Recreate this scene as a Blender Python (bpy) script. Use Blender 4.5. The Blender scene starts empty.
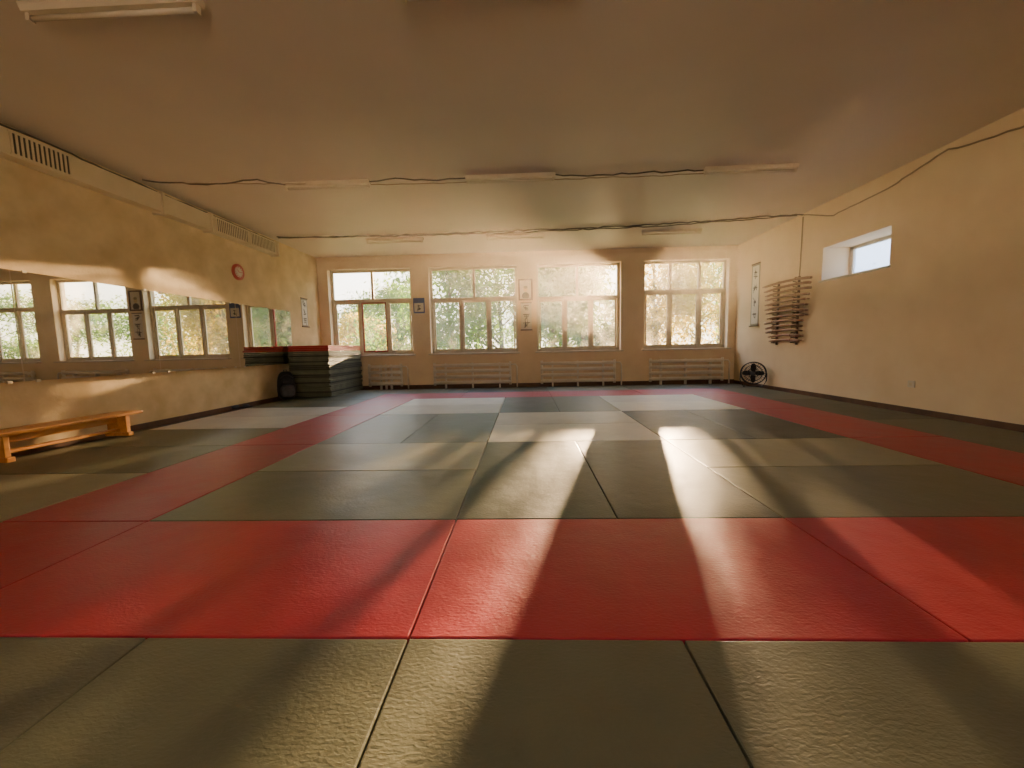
import bpy, bmesh, math, random
import numpy as np
from mathutils import Vector, Matrix
random.seed(7); rng=np.random.default_rng(7)
SC=bpy.context.scene; COL=SC.collection
XR,XL,YB,YF,HC=5.74,-5.77,10.9,-3.6,3.67
# ------------------------------------------------------------ materials
def srgb(r,g,b):
    f=lambda c:(c/255/12.92) if c/255<=.04045 else ((c/255+.055)/1.055)**2.4
    return (f(r),f(g),f(b),1)
class NT:
    def __init__(s,name):
        s.m=bpy.data.materials.new(name); s.m.use_nodes=True; s.t=s.m.node_tree; s.t.nodes.clear()
        s.out=s.n('ShaderNodeOutputMaterial')
    def n(s,typ,**kw):
        nd=s.t.nodes.new(typ)
        for k,v in kw.items():
            if k.startswith('_'): setattr(nd,k[1:],v)
            else: nd.inputs[k.replace('__',' ')].default_value=v
        return nd
    def l(s,a,b): s.t.links.new(a,b)
def noise_mat(name,c1,c2,scale=4,rough=.6,bump=.1,bscale=60,spec=.4,metal=0,detail=6,stretch=(1,1,1)):
    k=NT(name); b=k.n('ShaderNodeBsdfPrincipled'); b.inputs['Roughness'].default_value=rough
    b.inputs['Specular IOR Level'].default_value=spec; b.inputs['Metallic'].default_value=metal
    tc=k.n('ShaderNodeTexCoord'); mp=k.n('ShaderNodeMapping'); mp.inputs['Scale'].default_value=stretch
    k.l(tc.outputs['Object'],mp.inputs[0])
    no=k.n('ShaderNodeTexNoise',Scale=scale,Detail=detail); k.l(mp.outputs[0],no.inputs['Vector'])
    cr=k.n('ShaderNodeValToRGB'); cr.color_ramp.elements[0].position=.3; cr.color_ramp.elements[1].position=.7
    cr.color_ramp.elements[0].color=c1; cr.color_ramp.elements[1].color=c2
    k.l(no.outputs[0],cr.inputs[0]); k.l(cr.outputs[0],b.inputs['Base Color'])
    if bump>0:
        n2=k.n('ShaderNodeTexNoise',Scale=bscale,Detail=4); k.l(mp.outputs[0],n2.inputs['Vector'])
        bp=k.n('ShaderNodeBump',Strength=bump,Distance=.01); k.l(n2.outputs[0],bp.inputs['Height']); k.l(bp.outputs[0],b.inputs['Normal'])
    k.l(b.outputs[0],k.out.inputs[0]); return k.m
def mat_mat():
    k=NT('tatami_vinyl'); b=k.n('ShaderNodeBsdfPrincipled'); b.inputs['Specular IOR Level'].default_value=.5
    at=k.n('ShaderNodeVertexColor',_layer_name='tint'); tc=k.n('ShaderNodeTexCoord')
    no=k.n('ShaderNodeTexNoise',Scale=2.3,Detail=8,Roughness=.65); k.l(tc.outputs['Object'],no.inputs['Vector'])
    mr=k.n('ShaderNodeMapRange'); mr.inputs[3].default_value=.68; mr.inputs[4].default_value=1.3; k.l(no.outputs[0],mr.inputs[0])
    mx=k.n('ShaderNodeMix',_data_type='RGBA',_blend_type='MULTIPLY'); mx.inputs[0].default_value=1
    k.l(at.outputs[0],mx.inputs[6]); k.l(mr.outputs[0],mx.inputs[7]); k.l(mx.outputs[2],b.inputs['Base Color'])
    r=k.n('ShaderNodeMapRange'); r.inputs[3].default_value=.32; r.inputs[4].default_value=.5; k.l(no.outputs[0],r.inputs[0]); k.l(r.outputs[0],b.inputs['Roughness'])
    mp=k.n('ShaderNodeMapping'); mp.inputs['Scale'].default_value=(48,90,48); k.l(tc.outputs['Object'],mp.inputs[0])
    v=k.n('ShaderNodeTexNoise',Scale=1.0,Detail=3,Distortion=.4); k.l(mp.outputs[0],v.inputs['Vector'])
    w=k.n('ShaderNodeTexNoise',Scale=5,Detail=2); k.l(tc.outputs['Object'],w.inputs['Vector'])
    b1=k.n('ShaderNodeBump',Strength=.46,Distance=.0045); k.l(v.outputs[0],b1.inputs['Height'])
    b2=k.n('ShaderNodeBump',Strength=.26,Distance=.02); k.l(w.outputs[0],b2.inputs['Height']); k.l(b1.outputs[0],b2.inputs['Normal'])
    k.l(b2.outputs[0],b.inputs['Normal']); k.l(b.outputs[0],k.out.inputs[0]); return k.m
def glass_mat(name='dusty_window_glass',tint=(1,1,1,1),lo=.06,hi=.17,tc_=(1,.90,.72,1)):
    k=NT(name); tr=k.n('ShaderNodeBsdfTransparent',Color=tint); tl=k.n('ShaderNodeBsdfTranslucent',Color=tc_); gl=k.n('ShaderNodeBsdfGlossy',Roughness=.05)
    tc=k.n('ShaderNodeTexCoord'); no=k.n('ShaderNodeTexNoise',Scale=1.6,Detail=6); k.l(tc.outputs['Object'],no.inputs['Vector'])
    mr=k.n('ShaderNodeMapRange'); mr.inputs[1].default_value=.3; mr.inputs[2].default_value=.7; mr.inputs[3].default_value=lo; mr.inputs[4].default_value=hi; k.l(no.outputs[0],mr.inputs[0])
    m1=k.n('ShaderNodeMixShader'); k.l(mr.outputs[0],m1.inputs[0]); k.l(tr.outputs[0],m1.inputs[1]); k.l(tl.outputs[0],m1.inputs[2])
    m2=k.n('ShaderNodeMixShader'); m2.inputs[0].default_value=.05; k.l(m1.outputs[0],m2.inputs[1]); k.l(gl.outputs[0],m2.inputs[2]); k.l(m2.outputs[0],k.out.inputs[0]); return k.m
def leaf_mat(name,c):
    k=NT(name); d=k.n('ShaderNodeBsdfDiffuse',Color=c); t=k.n('ShaderNodeBsdfTranslucent',Color=(c[0]*2.2,c[1]*1.9,c[2]*1.0,1))
    m=k.n('ShaderNodeMixShader'); m.inputs[0].default_value=.6; k.l(d.outputs[0],m.inputs[1]); k.l(t.outputs[0],m.inputs[2]); k.l(m.outputs[0],k.out.inputs[0]); return k.m
M={}
M['wallL']=noise_mat('plaster_ochre',srgb(204,176,128),srgb(228,202,156),3,.7,.4,22,.3)
M['wallR']=noise_mat('plaster_cream',srgb(224,198,158),srgb(232,208,170),2,.7,.12,60,.3)
M['wallB']=noise_mat('plaster_back',srgb(232,208,172),srgb(240,218,184),3,.7,.1,60,.3)
M['ceil']=noise_mat('ceiling_paint',srgb(206,192,176),srgb(212,198,182),1.2,.5,.05,40,.4)
M['floor']=noise_mat('dark_floorboards',srgb(62,50,38),srgb(84,68,50),5,.5,.1,40,.4,stretch=(8,1,1))
M['frame']=noise_mat('window_paint',srgb(206,188,158),srgb(216,200,172),8,.45,.05,50,.4)
M['frameR']=noise_mat('window_paint_red',srgb(150,50,40),srgb(165,62,50),8,.45,.05,50,.4)
M['white']=noise_mat('white_enamel',srgb(208,194,170),srgb(218,204,180),6,.4,.03,50,.45)
M['rad']=noise_mat('radiator_enamel',srgb(232,222,204),srgb(240,230,214),6,.35,.03,50,.5)
M['duct']=noise_mat('duct_paint',srgb(208,190,154),srgb(218,200,166),4,.55,.05,30,.35)
M['dark']=noise_mat('dark_slot',srgb(40,34,28),srgb(52,44,36),6,.7,0)
M['cable']=noise_mat('cable_rubber',srgb(70,60,52),srgb(90,78,66),10,.6,0)
M['cableL']=noise_mat('cable_pvc',srgb(140,118,92),srgb(155,132,104),10,.6,0)
M['wood']=noise_mat('bench_pine',srgb(180,118,54),srgb(208,148,76),3,.4,.1,40,.4,stretch=(12,1,6))
M['wood2']=noise_mat('sword_oak',srgb(140,104,80),srgb(168,130,102),6,.45,.05,60,.4,stretch=(3,1,3))
M['rackw']=noise_mat('rack_wood',srgb(80,54,36),srgb(104,72,48),6,.5,.05,60,.4)
M['bag']=noise_mat('black_nylon',srgb(20,20,22),srgb(32,31,33),12,.6,.3,120,.4)
M['bag2']=noise_mat('grey_nylon',srgb(62,62,66),srgb(82,82,84),12,.6,.3,120,.4)
M['fan']=noise_mat('fan_black_metal',srgb(18,18,20),srgb(28,28,30),12,.35,0,60,.5)
M['paper']=noise_mat('scroll_paper',srgb(222,214,196),srgb(232,224,208),5,.8,.03,50,.2)
M['silk']=noise_mat('scroll_silk',srgb(150,140,120),srgb(166,156,134),20,.6,.05,90,.3)
M['ink']=noise_mat('sumi_ink',srgb(24,22,22),srgb(34,32,30),10,.6,0)
M['blue']=noise_mat('sign_blue',srgb(50,76,140),srgb(60,88,150),6,.5,0)
M['redp']=noise_mat('clock_red',srgb(176,44,34),srgb(196,56,44),8,.4,0)
M['grn']=noise_mat('stack_green',srgb(98,102,86),srgb(118,122,104),6,.5,.2,60,.4)
M['grn2']=noise_mat('stack_dark',srgb(58,62,54),srgb(74,78,68),6,.5,.2,60,.4)
M['redm']=noise_mat('stack_red',srgb(160,40,40),srgb(184,52,50),6,.5,.2,60,.4)
M['bark']=noise_mat('bark',srgb(58,46,36),srgb(84,68,52),6,.9,.6,20,.1,stretch=(4,4,.6))
M['grass']=noise_mat('grass',srgb(60,84,34),srgb(110,120,60),.6,.9,.4,8,.1)
M['glass']=glass_mat(); M['mat']=mat_mat(); M['glass2']=glass_mat('sky_tinted_glass',(.34,.46,.72,1),.3,.4,(.35,.5,.85,1))  # second glass: blue of the sky is put into the pane tint
M['leaf1']=leaf_mat('leaf_green',(.06,.13,.016,1)); M['leaf2']=leaf_mat('leaf_yellow',(.24,.20,.02,1)); M['leaf3']=leaf_mat('leaf_dark',(.04,.08,.016,1))
k=NT('mirror_silver'); g=k.n('ShaderNodeBsdfGlossy',Roughness=.015,Color=(.68,.67,.60,1)); k.l(g.outputs[0],k.out.inputs[0]); M['mirror']=k.m
k=NT('tube_diffuser'); b=k.n('ShaderNodeBsdfPrincipled'); b.inputs['Base Color'].default_value=srgb(216,204,184); b.inputs['Roughness'].default_value=.25; k.l(b.outputs[0],k.out.inputs[0]); M['tube']=k.m
k=NT('haze_volume'); v=k.n('ShaderNodeVolumeScatter',Color=(1,.84,.60,1),Density=.0095,Anisotropy=.6); k.l(v.outputs[0],k.out.inputs[1]); M['haze']=k.m  # scatter volume put in for the warm veil and glow
# ------------------------------------------------------------ mesh builder
class MB:
    def __init__(s): s.v=[];s.f=[];s.mi=[];s.mats=[];s.col=[];s.sm=[]
    def mid(s,m):
        m=M[m] if isinstance(m,str) else m
        if m not in s.mats: s.mats.append(m)
        return s.mats.index(m)
    def add(s,vs,fs,m,col=None,smooth=False):
        o=len(s.v); s.v+= [tuple(v) for v in vs]; i=s.mid(m)
        for f in fs: s.f.append(tuple(o+a for a in f)); s.mi.append(i); s.col.append(col or (1,1,1,1)); s.sm.append(smooth)
    def box(s,x0,x1,y0,y1,z0,z1,m,b=0,col=None,M4=None):
        if b<=0:
            vs=[(x,y,z) for z in (z0,z1) for y in (y0,y1) for x in (x0,x1)]
            fs=[(0,2,3,1),(4,5,7,6),(0,1,5,4),(2,6,7,3),(0,4,6,2),(1,3,7,5)]
        else:
            bm=bmesh.new(); bmesh.ops.create_cube(bm,size=1)
            for v in bm.verts: v.co=Vector(((x0+x1)/2+v.co.x*(x1-x0),(y0+y1)/2+v.co.y*(y1-y0),(z0+z1)/2+v.co.z*(z1-z0)))
            bmesh.ops.bevel(bm,geom=bm.edges[:],offset=b,segments=2,profile=.6,affect='EDGES')
            bm.verts.index_update(); vs=[v.co[:] for v in bm.verts]; fs=[[v.index for v in f.verts] for f in bm.faces]; bm.free()
        if M4 is not None: vs=[(M4@Vector(v))[:] for v in vs]
        s.add(vs,fs,m,col)
    def tube(s,pts,rad,m,seg=10,cap=True):
        pts=[Vector(p) for p in pts]; n=len(pts)
        if not hasattr(rad,'__len__'): rad=[rad]*n
        vs=[];up=Vector((0,0,1))
        for i,p in enumerate(pts):
            t=(pts[min(i+1,n-1)]-pts[max(i-1,0)]).normalized()
            a=up if abs(t.dot(up))<.9 else Vector((1,0,0))
            u=t.cross(a).normalized(); w=u.cross(t)
            for j in range(seg):
                an=2*math.pi*j/seg; vs.append(p+(u*math.cos(an)+w*math.sin(an))*rad[i])
        fs=[(i*seg+j,i*seg+(j+1)%seg,(i+1)*seg+(j+1)%seg,(i+1)*seg+j) for i in range(n-1) for j in range(seg)]
        if cap: fs+= [tuple(range(seg))[::-1],tuple(range((n-1)*seg,n*seg))]
        s.add(vs,fs,m,smooth=True)
    def ring(s,c,R,r,m,axis='X',seg=40,sg=8):
        vs=[]
        for i in range(seg):
            a=2*math.pi*i/seg
            for j in range(sg):
                q=2*math.pi*j/sg; rr=R+r*math.cos(q)
                vs.append((c[0]+r*math.sin(q),c[1]+rr*math.cos(a),c[2]+rr*math.sin(a)))
        fs=[(i*sg+j,i*sg+(j+1)%sg,((i+1)%seg)*sg+(j+1)%sg,((i+1)%seg)*sg+j) for i in range(seg) for j in range(sg)]
        s.add(vs,fs,m,smooth=True)
    def blob(s,c,r,m,p=2.6,seg=20,rings=12,fn=None):
        vs=[];sg=lambda a,e:math.copysign(abs(a)**e,a); e=2/p
        for i in range(rings+1):
            ph=math.pi*i/rings-math.pi/2
            for j in range(seg):
                th=2*math.pi*j/seg
                q=Vector((sg(math.cos(ph),e)*sg(math.cos(th),e)*r[0],sg(math.cos(ph),e)*sg(math.sin(th),e)*r[1],sg(math.sin(ph),e)*r[2]))
                if fn: q=fn(q)
                vs.append(q+Vector(c))
        fs=[(i*seg+j,i*seg+(j+1)%seg,(i+1)*seg+(j+1)%seg,(i+1)*seg+j) for i in range(rings) for j in range(seg)]
        s.add(vs,fs,m,smooth=True)
    def obj(s,name,parent=None,colattr=False):
        me=bpy.data.meshes.new(name); me.from_pydata(s.v,[],s.f)
        for m in s.mats: me.materials.append(m)
        me.polygons.foreach_set('material_index',s.mi); me.polygons.foreach_set('use_smooth',s.sm)
        if colattr:
            ca=me.color_attributes.new('tint','FLOAT_COLOR','CORNER'); arr=[]
            for p,c in zip(me.polygons,s.col): arr+=list(c)*p.loop_total
            ca.data.foreach_set('color',arr)
        me.update(); o=bpy.data.objects.new(name,me); COL.objects.link(o)
        if parent: o.parent=parent
        return o
def empty(name,loc=(0,0,0)):
    e=bpy.data.objects.new(name,None); COL.objects.link(e); return e
# ------------------------------------------------------------ room shell
W=[(-5.489,-3.143),(-2.649,-.194),(.331,2.643),(3.266,5.533)]; ZB,ZT=.95,3.34
b=MB(); b.box(XL-.3,XR+.3,YF-.3,YB+.35,-.25,-.04,'floor'); b.obj('floor')
b=MB(); b.box(XL-.3,XR+.6,YF-.3,YB+.35,HC,HC+.2,'ceil'); b.obj('ceiling')
b=MB(); b.box(XL-.3,XL,YF-.3,YB+.35,-.04,HC,'wallL'); b.obj('wall_left')
T=.35
def wallx(name,y0,y1,wins,zb,zt,m):
    b=MB(); b.box(XL,XR,y0,y1,-.04,zb,m); b.box(XL,XR,y0,y1,zt,HC,m)
    xs=[XL]+[x for w in wins for x in w]+[XR]
    for i in range(0,len(xs),2): b.box(xs[i],xs[i+1],y0,y1,zb,zt,m)
    b.obj(name)
wallx('wall_back',YB,YB+T,W,ZB,ZT,'wallB')
WF_FILL=[(-1.6,1.6)]  # unseen opening behind the camera, added to fill the room with sky light
wallx('wall_front',YF-.3,YF,WF_FILL,ZB,ZT,'wallR')
RY0,RY1,RZ0,RZ1=6.45,7.85,2.22,2.84
b=MB(); TR=.6
b.box(XR,XR+TR,YF,RY0,-.04,HC,'wallR'); b.box(XR,XR+TR,RY1,YB+T,-.04,HC,'wallR')
b.box(XR,XR+TR,RY0,RY1,-.04,RZ0,'wallR'); b.box(XR,XR+TR,RY0,RY1,RZ1,HC,'wallR'); b.obj('wall_right')
# windows
def window(idx,x0,x1,up,lo,tz,red=None,yo=YB+.16,sill=True):
    e=empty('window_%d'%idx); d=.07; f=MB(); c='frame'
    f.box(x0,x0+.07,yo,yo+d,ZB,ZT,c,.008); f.box(x1-.07,x1,yo,yo+d,ZB,ZT,c,.008)
    f.box(x0,x1,yo,yo+d,ZB,ZB+.07,c,.008); f.box(x0,x1,yo,yo+d,ZT-.07,ZT,c,.008)
    f.box(x0,x1,yo-.015,yo+d,tz-.045,tz+.045,c,.008)
    for x in up: f.box(x-.035,x+.035,yo-.005,yo+d,tz,ZT,c,.006)
    for x in lo: f.box(x-.035,x+.035,yo-.01,yo+d,ZB,tz,c,.006)
    f.obj('frame',e)
    s=MB(); allx=[x0+.05]+lo+[x1-.05]
    for i in range(len(allx)-1):
        a,bb=allx[i]+.03,allx[i+1]-.03; cc='frameR' if red==i else c
        for q in ((a,a+.045,ZB+.06,tz-.04),(bb-.045,bb,ZB+.06,tz-.04),(a,bb,ZB+.06,ZB+.115),(a,bb,tz-.09,tz-.04)):
            s.box(q[0],q[1],yo+.012,yo+.055,q[2],q[3],cc,.005)
    s.box(allx[1]+.012,allx[1]+.03,yo-.05,yo-.02,ZB+.55,ZB+.68,'white',.004)
    s.obj('sashes',e)
    g=MB(); g.add([(x0+.05,yo+.035,ZB+.05),(x1-.05,yo+.035,ZB+.05),(x1-.05,yo+.035,ZT-.05),(x0+.05,yo+.035,ZT-.05)],[(0,1,2,3)],'glass'); g.obj('glass_pane',e)
    if sill: t=MB(); t.box(x0-.05,x1+.05,YB-.13,yo,ZB-.045,ZB,'white',.012); t.obj('sill_board',e)
window(1,*W[0],[-4.30],[-4.68,-3.89],2.48,red=1)
window(2,*W[1],[-1.41],[-1.78,-1.01],2.46)
window(3,*W[2],[1.47],[1.12,1.85],2.42)
window(4,*W[3],[4.02,4.82],[4.02,4.82],2.53)
for i,w_ in enumerate(WF_FILL): window(6+i,*w_,[(w_[0]+w_[1])/2],[w_[0]+1,w_[1]-1],2.46,yo=YF-.24,sill=False)  # frame and pane for the added fill-light opening
e=empty('window_5'); f=MB(); xo=XR+.5
for q in ((RY0,RY0+.06,RZ0,RZ1),(RY1-.08,RY1,RZ0,RZ1),(RY0,RY1,RZ0,RZ0+.06),(RY0,RY1,RZ1-.06,RZ1)):
    f.box(xo,xo+.06,q[0],q[1],q[2],q[3],'white',.008)
f.box(XR-.04,xo,RY0-.03,RY1+.03,RZ0-.03,RZ0+.005,'white',.008)
f.obj('frame',e); g=MB(); g.add([(xo+.03,RY0,RZ0),(xo+.03,RY1,RZ0),(xo+.03,RY1,RZ1),(xo+.03,RY0,RZ1)],[(0,1,2,3)],'glass2'); g.obj('glass_pane',e)
# trim
b=MB(); b.box(XL,XR,YB-.02,YB,HC-.12,HC,'wallB',.004); b.obj('trim_1')
b=MB(); b.box(XR-.02,XR,YF,YB,-.04,.05,'rackw',.004); b.obj('baseboard_right')
b=MB(); b.box(XL,XL+.02,YF,YB,-.04,.05,'rackw',.004); b.obj('baseboard_left')
b=MB(); b.box(XL,XR,YB-.02,YB,-.04,.07,'rackw',.004); b.obj('baseboard_back')
# ------------------------------------------------------------ tatami mats
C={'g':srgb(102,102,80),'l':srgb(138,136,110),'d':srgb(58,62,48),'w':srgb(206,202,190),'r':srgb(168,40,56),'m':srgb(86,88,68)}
b=MB()
def mat(x0,x1,y0,y1,c):
    cc=C[c]; t=random.uniform(.9,1.1); cc=(cc[0]*t,cc[1]*t*random.uniform(.98,1.02),cc[2]*t,1)
    g=.0035; b.box(x0+g,x1-g,y0+g,y1-g,-.04,random.uniform(-.0012,.0008),'mat',.006,cc)
X=-.45; Y=1.33
for i in range(-5,1): mat(X+i,X+i+1,Y-2,Y,'g')
mat(X+1,X+3,Y-1,Y,'g'); mat(X+1,X+3,Y-2,Y-1,'m'); mat(X+3,X+5,Y-1,Y,'m'); mat(X+3,X+5,Y-2,Y-1,'g'); mat(X+5,X+6,Y-2,Y,'g')
for i in range(-5,6): mat(X+i,X+i+1,Y-4,Y-2,'gm'[i%2])
for i in (-2,0,2): mat(X+i,X+i+2,Y,Y+1,'r')
mat(X+4,X+5,Y,Y+1,'r'); mat(X-3,X-2,Y,Y+1,'r')
for i in range(3): mat(X-3,X-2,Y+1+2*i,Y+3+2*i,'r'); mat(X+4,X+5,Y+1+2*i,Y+3+2*i,'r')
for i in (-3,-1,1,3): mat(X+i,X+i+2,Y+7,Y+8,'r')
P=[['h','v','h'],['v','h','v'],['h','v','h']]
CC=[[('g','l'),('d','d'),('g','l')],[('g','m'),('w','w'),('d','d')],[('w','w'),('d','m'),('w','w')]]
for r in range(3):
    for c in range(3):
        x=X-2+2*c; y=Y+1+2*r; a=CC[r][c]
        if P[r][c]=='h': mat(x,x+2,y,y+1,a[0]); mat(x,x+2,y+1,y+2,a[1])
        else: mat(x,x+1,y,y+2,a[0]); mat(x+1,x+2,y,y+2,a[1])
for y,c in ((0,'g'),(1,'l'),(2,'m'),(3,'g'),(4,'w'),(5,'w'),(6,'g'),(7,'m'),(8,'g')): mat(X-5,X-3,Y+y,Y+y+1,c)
for i in range(5): mat(X+5,X+6,Y+2*i,Y+2*i+2 if i<4 else Y+9,'dm'[i%2])
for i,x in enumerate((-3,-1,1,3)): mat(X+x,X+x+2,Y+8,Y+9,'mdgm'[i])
b.obj('tatami_mats',colattr=True)
# ------------------------------------------------------------ mirror
m=MB(); edges=[.92,2.56,4.2,5.84,7.5,9.25]
fx=lambda y: -5.725+(y-.9)*.0125
for i in range(5):
    a,c=edges[i]+.006,edges[i+1]-.006; z0,z1=.80,2.04
    vs=[(XL+.001,a,z0),(fx(a),a,z0),(fx(c),c,z0),(XL+.001,c,z0),(XL+.001,a,z1),(fx(a),a,z1),(fx(c),c,z1),(XL+.001,c,z1)]
    m.add(vs,[(1,2,6,5)],'mirror'); m.add(vs,[(0,1,5,4),(3,7,6,2),(4,5,6,7),(0,3,2,1)],'frame')
    for y in (a+.12,c-.12):
        for z in (z0,z1): m.box(fx(y)-.01,fx(y)+.008,y-.02,y+.02,z-.015,z+.015,'white',.003)
m.obj('wall_mirror')
# ------------------------------------------------------------ duct
e=empty('ventilation_duct'); d=MB(); dx=XL+.19
d.box(XL+.001,dx,YF+.01,4.15,3.26,3.58,'duct',.01); 
for a,c in ((4.15,6.1),(6.1,7.05),(7.05,8.95)): d.box(XL+.001,dx-.02,a,c,3.28,3.56,'duct',.01)
for y in (4.15,6.1,7.05,8.92): d.box(XL+.001,dx+.005,y-.02,y+.02,3.25,3.59,'duct',.004)
d.obj('casing',e); g=MB()
for a,c in ((4.3,4.85),(7.15,7.95),(8.05,8.8)):
    g.box(dx-.02,dx-.012,a,c,3.31,3.53,'dark')
    g.box(dx-.02,dx,a-.02,c+.02,3.53,3.55,'duct'); g.box(dx-.02,dx,a-.02,c+.02,3.29,3.31,'duct')
    n=int((c-a)/.045)
    for i in range(n+1): y=a+(c-a)*i/n; g.box(dx-.02,dx-.002,y-.009,y+.009,3.31,3.53,'duct')
g.obj('grilles',e)
# ------------------------------------------------------------ ceiling lights
def lamp(x0,x1,y):
    e=empty('fluorescent_ceiling_light'); l=MB()
    vs=[];fs=[]
    prof=[(-.05,HC-.001),(-.05,HC-.02),(-.035,HC-.055),(.035,HC-.055),(.05,HC-.02),(.05,HC-.001)]
    for x in (x0,x1): vs+=[(x,y+p[0],p[1]) for p in prof]
    fs=[(i,(i+1)%6,6+(i+1)%6,6+i) for i in range(6)]+[(5,4,3,2,1,0),(6,7,8,9,10,11)]
    l.add(vs,fs,'white'); l.obj('housing',e)
    t=MB(); t.tube([(x0+.05,y,HC-.085),(x1-.05,y,HC-.085)],.018,'tube',12)
    for x in (x0+.03,x1-.03): t.box(x-.015,x+.015,y-.022,y+.022,HC-.11,HC-.05,'white',.004)
    t.obj('tube',e)
for y in (6.15,9.28,3.02):
    for x0,x1 in ((-3.68,-2.34),(-.86,.5),(2.7,4.06)): lamp(x0,x1,y)
# cables
def cable(pts,r=.01,m='cable',wob=.012,name='ceiling_cable'):
    out=[]
    for i in range(len(pts)-1):
        a,c=Vector(pts[i]),Vector(pts[i+1]); n=max(2,int((c-a).length/.12))
        for j in range(n): out.append(a.lerp(c,j/n)+Vector([random.uniform(-wob,wob) for _ in range(3)]))
    out.append(Vector(pts[-1])); k=MB(); k.tube(out,r,m,8); return k.obj(name)
zc=HC-.035
cable([(-5.6,5.8,zc),(-4.9,6.0,zc),(-4.4,5.98,zc),(-3.9,5.85,HC-.06),(-3.64,6.12,zc)],.012)
cable([(-2.34,6.12,zc),(-1.9,6.0,HC-.05),(-1.4,6.15,zc),(-.86,6.12,zc)],.011)
cable([(.5,6.12,zc),(1.0,6.2,zc),(1.6,6.12,HC-.05),(2.7,6.15,zc)],.011)
cable([(-5.5,5.88,zc),(-2,6.26,zc),(2,6.28,zc),(4.1,6.2,zc)],.007,'cableL',.008)
cable([(-5.5,8.75,zc),(-4,8.85,HC-.05),(-2,8.9,zc),(0,8.85,zc),(2,8.8,zc),(4,8.6,zc),(5.0,8.42,zc),(5.68,8.35,HC-.05)],.014)
cable([(-5.5,8.8,zc),(-3,8.98,zc),(0,8.98,zc),(3,8.85,zc),(5.6,8.42,zc)],.012,'cable')
cable([(5.7,8.35,3.62),(5.7,7.6,3.36),(5.7,7.07,3.38),(5.7,6.5,3.42),(5.7,5.67,3.58),(5.7,5.4,3.52),(5.7,4.88,3.44),(5.7,3.9,3.45),(5.7,2.5,3.44)],.012,'cableL',.008,'wall_cable')
cable([(5.725,8.42,3.6),(5.725,8.43,3.0),(5.725,8.45,2.35)],.012,'cableL',.002,'wall_cable')
cable([(-5.735,-1,3.64),(-5.735,3,3.62),(-5.70,4.5,3.63),(-5.735,6,3.62),(-5.735,9,3.62)],.012,'cable',.01,'wall_cable')
# ------------------------------------------------------------ radiators
def radiator(x0,x1):
    r=MB(); y=YB-.10
    for z in (.13,.29,.45,.61):
        r.tube([(x0+.02,y,z),(x1-.02,y,z)],.047,'rad',14)
    for i,(x) in enumerate((x0+.05,x1-.05)): r.tube([(x,y,.05),(x,y,.69)],.035,'rad',12)
    for x in (x0+.35,(x0+x1)/2,x1-.35): r.box(x-.02,x+.02,y-.01,YB-.005,-.04,.67,'rad',.004)
    r.tube([(x1-.03,y,.61),(x1+.10,y,.61),(x1+.14,y,.55),(x1+.14,y,-.03)],.02,'rad',10)
    r.obj('pipe_radiator')
for a in ((-4.45,-3.45),(-2.6,-.38),(.4,2.5),(3.38,5.42)): radiator(*a)
# ------------------------------------------------------------ bench
e=empty('gym_bench'); s=MB(); x0,x1=-5.62,-5.29
s.box(x0,x1,2.2,5.13,.275,.31,'wood',.008); s.obj('seat',e)
s=MB(); s.box(-5.49,-5.44,2.3,5.0,.18,.275,'wood',.005); s.box(-5.51,-5.42,2.3,5.0,.07,.10,'wood',.005); s.obj('stretcher',e)
for i,y in enumerate((2.5,3.72,4.94)):
    s=MB(); s.box(x0+.03,x1-.03,y-.025,y+.025,.05,.275,'wood',.006); s.box(x0-.0,x1+.0,y-.035,y+.035,.0,.05,'wood',.008); s.obj('leg_%d'%(i+1),e)
e.location=(0,0,.002)
# ------------------------------------------------------------ mat stack
s=MB(); n=27; z=.003
for i in range(n):
    h=.045; j=lambda:random.uniform(-.02,.02)
    mm='redm' if i in (n-1,n-2,n-3) else random.choice(['grn','grn','grn2'])
    s.box(-5.57+j(),-4.60+j(),8.95+j(),10.74+j()*.5,z,z+h-.004,mm,.008); z+=h
s.obj('stacked_tatami_mats')
# ------------------------------------------------------------ backpack
def backpack(name,c,ry,mm='bag',h=.5):
    e=empty(name); w,d=.30*h/.5,.2*h/.5
    k=MB()
    def fn(q):
        t=(q.z/(h/2)+1)/2; s=1-.22*t*t; q=Vector((q.x*s*(1 if q.x<0 else .9),q.y*s,q.z)); return q
    k.blob((0,0,h/2),(d/2,w/2,h/2),mm,3.2,28,18,fn); k.obj('body',e)
    k=MB(); k.blob((-d*.5,0,h*.3),(d*.26,w*.38,h*.22),'bag2',3,20,12); k.blob((-d*.42,0,h*.62),(d*.16,w*.3,h*.1),mm,3,20,10); k.obj('front_pocket',e)
    k=MB()
    for sy in (-1,1):
        k.tube([(d*.3,sy*w*.2,h*.9),(d*.62,sy*w*.3,h*.8),(d*.7,sy*w*.36,h*.5),(d*.5,sy*w*.4,h*.12)],.014,mm,8)
    k.tube([(0,-.04,h*.95),(0,-.03,h*1.04),(0,.03,h*1.04),(0,.04,h*.95)],.009,'bag2',8)
    k.tube([(-d*.36,-w*.34,h*.75),(-d*.42,-w*.1,h*.86),(-d*.42,w*.1,h*.86),(-d*.36,w*.34,h*.75)],.005,'bag2',6)
    k.obj('straps',e)
    e.location=c; e.rotation_euler=(0,.08,ry); return e
backpack('backpack',(-5.40,8.55,.008),2.3,'bag',.64)
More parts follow.
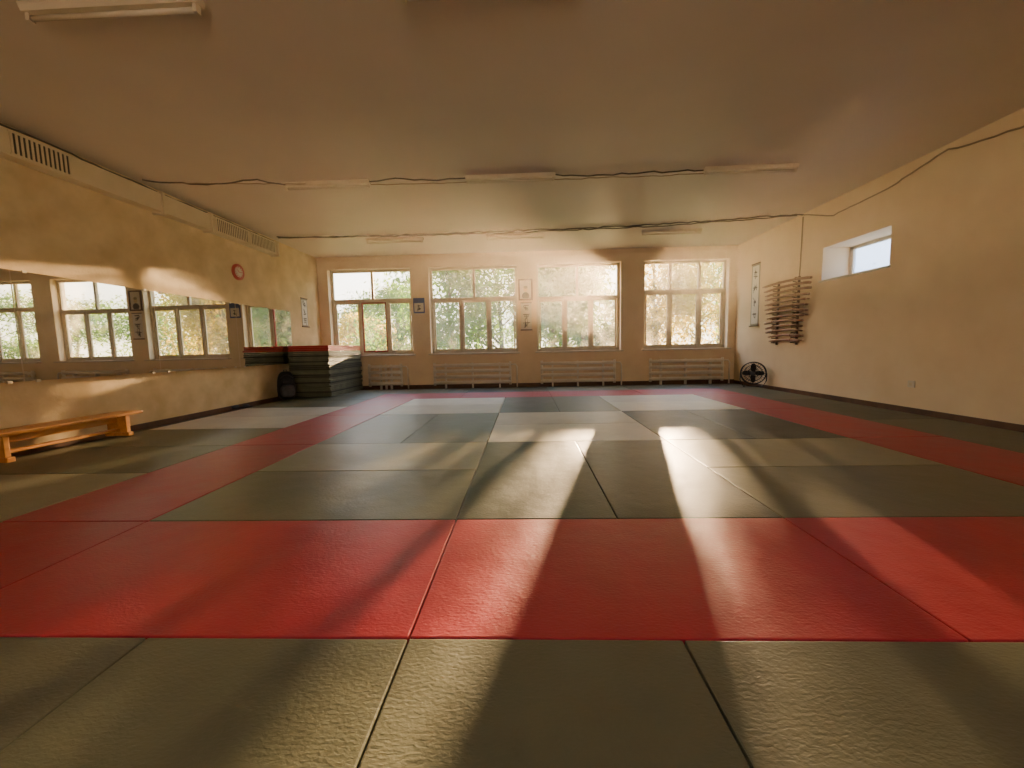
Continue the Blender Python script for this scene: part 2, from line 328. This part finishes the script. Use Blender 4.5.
# ------------------------------------------------------------ floor fan (local -x is the front)
e=empty('floor_fan'); Rf=.26; cz_=.335
k=MB()
for xx,rr in ((-.075,Rf),(.055,Rf),(-.10,Rf*.72),(.085,Rf*.72),(-.112,Rf*.42),(.10,Rf*.42)): k.ring((xx,0,cz_),rr,.006 if rr<Rf else .011,'fan')
for i in range(28):
    a=2*math.pi*i/28; ca,sa=math.cos(a),math.sin(a)
    k.tube([(-.118,.05*ca,cz_+.05*sa),(-.10,Rf*.72*ca,cz_+Rf*.72*sa),(-.075,Rf*ca,cz_+Rf*sa),(.055,Rf*ca,cz_+Rf*sa),(.085,Rf*.72*ca,cz_+Rf*.72*sa),(.105,.05*ca,cz_+.05*sa)],.0032,'fan',5)
k.tube([(-.13,0,cz_),(-.112,0,cz_)],.055,'bag2',20); k.obj('cage',e)
k=MB()
for i in range(4):
    vs=[];n=8
    for j in range(n+1):
        r_=.04+(.23-.04)*j/n; w=.03+.075*math.sin(math.pi*min(1,j/n*.8+.1))
        for s_ in (-1,0,1):
            a=i*math.pi/2+s_*w/max(r_,.06)*.55; vs.append((-.02+s_*.028,r_*math.cos(a),cz_+r_*math.sin(a)))
    k.add(vs,[(3*j+q,3*j+q+1,3*j+4+q,3*j+3+q) for j in range(n) for q in (0,1)],'fan',smooth=True)
k.tube([(-.06,0,cz_),(.03,0,cz_)],.042,'fan',20); k.obj('blades',e)
k=MB(); k.tube([(.02,0,cz_),(.15,0,cz_)],[.06,.05],'fan',20)
k.tube([(.0,-Rf-.012,cz_),(.0,-Rf-.012,.16),(.0,-.2,.018),(.0,.2,.018),(.0,Rf+.012,.16),(.0,Rf+.012,cz_)],.012,'fan',10)
for sy in (-.17,.17): k.tube([(-.14,sy,.014),(.16,sy,.014)],.013,'fan',10)
k.obj('stand',e)
e.location=(5.46,9.5,.003); e.rotation_euler=(0,0,.95)
e=empty('slippers'); 
for i,(x,y) in enumerate(((-5.62,7.3),(-5.5,7.42))):
    k=MB(); k.blob((x,y,.014),(.05,.13,.012),'bag',3,18,8); k.blob((x,y-.05,.04),(.048,.075,.032),'bag2',2.4,18,10); k.obj('slipper_%d'%(i+1),e)
# ------------------------------------------------------------ clock
e=empty('wall_clock'); k=MB(); cy,cz=7.81,2.70
def disc(k,x0,x1,r,m):
    k.tube([(XL+x0,cy,cz),(XL+x1,cy,cz)],r,m,36)
disc(k,.002,.03,.16,'redp'); disc(k,.03,.034,.105,'paper'); k.obj('case',e)
k=MB()
for i in range(12):
    a=i*math.pi/6; k.box(XL+.034,XL+.037,-.006,.006,.08,.1,'redp',M4=Matrix.Translation((0,cy,cz))@Matrix.Rotation(a,4,'X'))
for a,l in ((.9,.06),(-1.6,.09)): k.box(XL+.037,XL+.04,-.005,.005,-.01,l,'redp',M4=Matrix.Translation((0,cy,cz))@Matrix.Rotation(a,4,'X'))
k.obj('hands',e)
# ------------------------------------------------------------ scrolls / calligraphy
def strokes(k,u0,u1,z0,z1,n,P3,seed):
    r=random.Random(seed); H=(z1-z0)/n
    for i in range(n):
        cz=z1-H*(i+.5); s=min(H,(u1-u0))*.42; cu=(u0+u1)/2
        for q in range(7):
            kind=r.choice('hhvvd'); cx,cy=cu+r.uniform(-.5,.5)*s,cz+r.uniform(-.7,.7)*s; L=s*r.uniform(.5,1.1); w=s*r.uniform(.07,.13)
            an={'h':r.uniform(-.05,.2),'v':math.pi/2+r.uniform(-.1,.1),'d':r.choice((.8,-.8))}[kind]
            if kind=='h': cx=cu
            dx,dy=math.cos(an)*L*.9,math.sin(an)*L*.9; nx,ny=-math.sin(an)*w,math.cos(an)*w
            pts=[(cx-dx,cy-dy),(cx-dx+nx+dx*.1,cy-dy+ny),(cx+dx,cy+dy+ny*.6),(cx+dx*1.08,cy+dy),(cx+dx-nx*.5,cy+dy-ny),(cx-dx*.9-nx,cy-dy*.9-ny)]
            k.add([P3(min(max(a,u0),u1),c) for a,c in pts],[tuple(range(6))],'ink')
def scroll(name,wall,u0,u1,z0,z1,n,seed,border=True):
    e=empty(name); k=MB()
    def B(a0,a1,za,zb,d0,d1,m,bb=0):
        if wall=='B': k.box(a0,a1,YB-d1,YB-d0,za,zb,m,bb)
        elif wall=='R': k.box(XR-d1,XR-d0,a0,a1,za,zb,m,bb)
        else: k.box(XL+d0,XL+d1,a0,a1,za,zb,m,bb)
    B(u0,u1,z0,z1,.004,.009,'silk' if border else 'paper')
    w=(u1-u0)*.10 if border else .004; B(u0+w,u1-w,z0+w*1.5,z1-w*1.5,.009,.011,'paper')
    B(u0-.02,u1+.02,z0-.015,z0+.015,.004,.034,'rackw',.006); B(u0-.01,u1+.01,z1-.01,z1+.012,.004,.024,'rackw',.004)
    k.obj('paper_sheet',e); k=MB()
    P3={'B':lambda a,c:(a,YB-.0125,c),'R':lambda a,c:(XR-.0125,a,c),'L':lambda a,c:(XL+.0125,a,c)}[wall]
    strokes(k,u0+w*1.6,u1-w*1.6,z0+w*2,z1-w*2,n,P3,seed); k.obj('brush_strokes',e)
scroll('hanging_scroll','R',9.84,10.18,1.48,3.0,4,1)
scroll('hanging_scroll','L',9.98,10.26,1.73,2.46,3,2)
scroll('calligraphy_banner','B',-.10,.19,1.55,2.29,3,5,False)
e=empty('framed_portrait'); k=MB()
for q in ((-.16,-.12,2.36,2.94),(.19,.23,2.36,2.94),(-.16,.23,2.36,2.40),(-.16,.23,2.90,2.94)): k.box(q[0],q[1],YB-.035,YB-.002,q[2],q[3],'rackw',.006)
k.box(-.12,.19,YB-.015,YB-.004,2.4,2.9,'paper'); k.obj('frame',e)
k=MB()
def disk(k,cx,cz,rx,rz,y,m,n=24,z_min=None):
    pts=[(cx+rx*math.cos(2*math.pi*i/n),y,max(cz+rz*math.sin(2*math.pi*i/n),z_min or -9)) for i in range(n)]; k.add(pts,[tuple(range(n))],m)
disk(k,.035,2.48,.10,.10,YB-.017,'bag2',z_min=2.41); disk(k,.035,2.66,.055,.08,YB-.018,'wallR'); disk(k,.035,2.715,.058,.04,YB-.019,'silk'); k.obj('picture',e)
e=empty('notice_sign'); k=MB(); k.box(-3.1,-2.78,YB-.015,YB-.002,2.08,2.5,'blue',.004); k.box(-3.07,-2.81,YB-.017,YB-.015,2.12,2.36,'paper'); k.obj('board',e)
k=MB(); strokes(k,-3.04,-2.84,2.14,2.34,1,lambda a,c:(a,YB-.018,c),9); k.obj('print',e)
# ------------------------------------------------------------ weapon rack
e=empty('wooden_sword_rack'); k=MB()
for y in (8.45,9.1): k.box(XR-.03,XR-.002,y-.025,y+.025,1.0,2.42,'rackw',.005)
N=13
for i in range(N):
    z=1.06+i*.105
    for y in (8.45,9.1):
        k.tube([(XR-.02,y,z-.02),(XR-.14,y,z-.008)],.009,'rackw',8)
k.obj('rack_frame',e); k=MB()
for i in range(N):
    z=1.085+i*.105; L=.48+.022*i; c=8.76+random.uniform(-.05,.05)
    for dxx in (.055,.11):
        xx=XR-dxx; pts=[];rad=[]; flip=random.choice((1,1,-1)); c2=c+random.uniform(-.04,.04)
        for j in range(13):
            t=j/12*2-1; pts.append((xx,c2+flip*t*L,z-.006+.035*(1-t*t)*.9+(.0 if i%3 else .012*t))); rad.append(.026 if t<-.5 else .024-.007*(t+.5)/1.5)
        k.tube(pts,rad,'wood2',10)
        tt=-.52; k.tube([(xx,c2+flip*(tt-.01)*L,z+.02),(xx,c2+flip*(tt+.01)*L,z+.02)],.036,'wood2',14)
k.obj('wooden_swords',e)
k=MB(); k.box(XR-.02,XR-.001,5.9,6.0,.35,.45,'white',.005); k.box(XR-.024,XR-.02,5.925,5.975,.375,.425,'duct',.002); k.obj('wall_socket')
# ------------------------------------------------------------ haze volume added for the veil and window glow
b=MB(); b.box(-5.57,5.57,YF+.02,YB-.19,1.28,HC-.12,'haze'); b.obj('glow_haze')
# ------------------------------------------------------------ outside
b=MB(); b.box(-60,60,YB+.4,110,-1.0,-.9,'grass'); b.obj('lawn')
def tree(x,y,h,r,dens,lm,seed,base=-.88,ls=1):
    R=np.random.default_rng(seed); e=empty('tree'); k=MB()
    tr=[(x,y,base),(x+.08*h*.2,y,base+h*.3),(x-.05,y+.1,base+h*.6),(x,y,base+h*.92)]
    k.tube(tr,[.14*h/7,.11*h/7,.07*h/7,.02],'bark',10); cl=[]
    for i in range(26):
        t=R.uniform(.22,1); a=R.uniform(0,6.28); rr=r*(1.05-abs(t-.5)*.9)*R.uniform(.35,1)
        z=base+h*t; c=(x+math.cos(a)*rr,y+math.sin(a)*rr,z); cl.append(c)
        k.tube([(x,y,base+h*max(.18,t*.72)),((x+c[0])/2,(y+c[1])/2,base+h*t*.9),c],[.04*h/7,.025*h/7,.01],'bark',6,False)
    k.obj('trunk',e)
    n=dens; ci=R.integers(0,len(cl),n); cen=np.array(cl)[ci]+R.normal(0,1,(n,3))*np.array([r*.24,r*.24,h*.07])
    cen[:,2]=np.maximum(cen[:,2],base+.3)
    s=R.uniform(.05,.11,n)[:,None]*ls; a=R.normal(0,1,(n,3)); a/=np.linalg.norm(a,axis=1)[:,None]; c=np.cross(a,R.normal(0,1,(n,3))); c/=np.linalg.norm(c,axis=1)[:,None]
    V=np.stack([cen-a*s*1.3,cen+c*s*.6-a*s*.1,cen+a*s*1.3,cen-c*s*.6-a*s*.1],1).reshape(-1,3)
    me=bpy.data.meshes.new('foliage'); me.from_pydata(V.tolist(),[],np.arange(n*4).reshape(-1,4).tolist()); me.materials.append(M[lm])
    o=bpy.data.objects.new('foliage',me); COL.objects.link(o); o.parent=e
tree(-7.2,22,5.2,2.0,9000,'leaf1',1); tree(-10.8,27,4.5,2.2,8000,'leaf2',2)
tree(-3.9,20,7.5,2.2,10000,'leaf1',3,ls=1.15); tree(-1.5,23,8.5,2.2,8500,'leaf3',4,ls=1.1); tree(1.3,20,8,2.0,14000,'leaf1',5,ls=1.3)
tree(3.5,22,8,1.6,11000,'leaf3',6,ls=1.25); tree(7.5,23,8,2.1,9500,'leaf2',7,ls=1.1); tree(10.8,25,9,2.6,6500,'leaf2',8)
tree(14.5,30,9,2.8,6000,'leaf1',9); tree(-14,33,6,3,7000,'leaf3',10); tree(-18.5,30,7,3,7000,'leaf1',12)
tree(18,28,5.6,2.8,7000,'leaf1',13); tree(23.5,28,6,3,7000,'leaf3',14); tree(29,27,6.5,3,7000,'leaf1',15); tree(35,27,6.5,3,6000,'leaf2',16)
# ------------------------------------------------------------ light
w=bpy.data.worlds.new('sky'); SC.world=w; w.use_nodes=True; t=w.node_tree; t.nodes.clear()
o=t.nodes.new('ShaderNodeOutputWorld'); bg=t.nodes.new('ShaderNodeBackground'); tc=t.nodes.new('ShaderNodeTexCoord'); sx=t.nodes.new('ShaderNodeSeparateXYZ'); cr=t.nodes.new('ShaderNodeValToRGB')
t.links.new(tc.outputs['Generated'],sx.inputs[0]); t.links.new(sx.outputs[2],cr.inputs[0]); t.links.new(cr.outputs[0],bg.inputs[0]); t.links.new(bg.outputs[0],o.inputs[0])
cr.color_ramp.elements[0].position=0; cr.color_ramp.elements[0].color=(1,.82,.58,1)
cr.color_ramp.elements[1].position=.6; cr.color_ramp.elements[1].color=(.50,.62,.85,1)
el=cr.color_ramp.elements.new(.17); el.color=(.98,.90,.78,1)
bg.inputs[1].default_value=9
s=bpy.data.lights.new('sun','SUN'); s.energy=115; s.color=(1,.67,.36); s.angle=math.radians(1.0)
so=bpy.data.objects.new('sun',s); COL.objects.link(so)
az=math.atan(.272); elv=math.radians(9.2)
d=Vector((math.sin(az)*math.cos(elv),math.cos(az)*math.cos(elv),math.sin(elv)))
so.rotation_euler=(d).to_track_quat('Z','Y').to_euler(); so.location=(8,30,9)
# ------------------------------------------------------------ camera
cd=bpy.data.cameras.new('camera'); co=bpy.data.objects.new('camera',cd); COL.objects.link(co); SC.camera=co
f_,yaw,pit,rol,h=388.35,.0359,.0926,.0213,1.0607
cd.sensor_fit='HORIZONTAL'; cd.sensor_width=36; cd.lens=f_/1024*36; cd.clip_start=.02; cd.clip_end=500
F=Vector((-math.sin(yaw)*math.cos(pit),math.cos(yaw)*math.cos(pit),-math.sin(pit))); rt=Vector((math.cos(yaw),math.sin(yaw),0)); up=rt.cross(F)
r2=rt*math.cos(rol)-up*math.sin(rol); u2=up*math.cos(rol)+rt*math.sin(rol)
mw=Matrix.Identity(4)
for i in range(3): mw[i][0]=r2[i]; mw[i][1]=u2[i]; mw[i][2]=-F[i]
mw[2][3]=h; co.matrix_world=mw
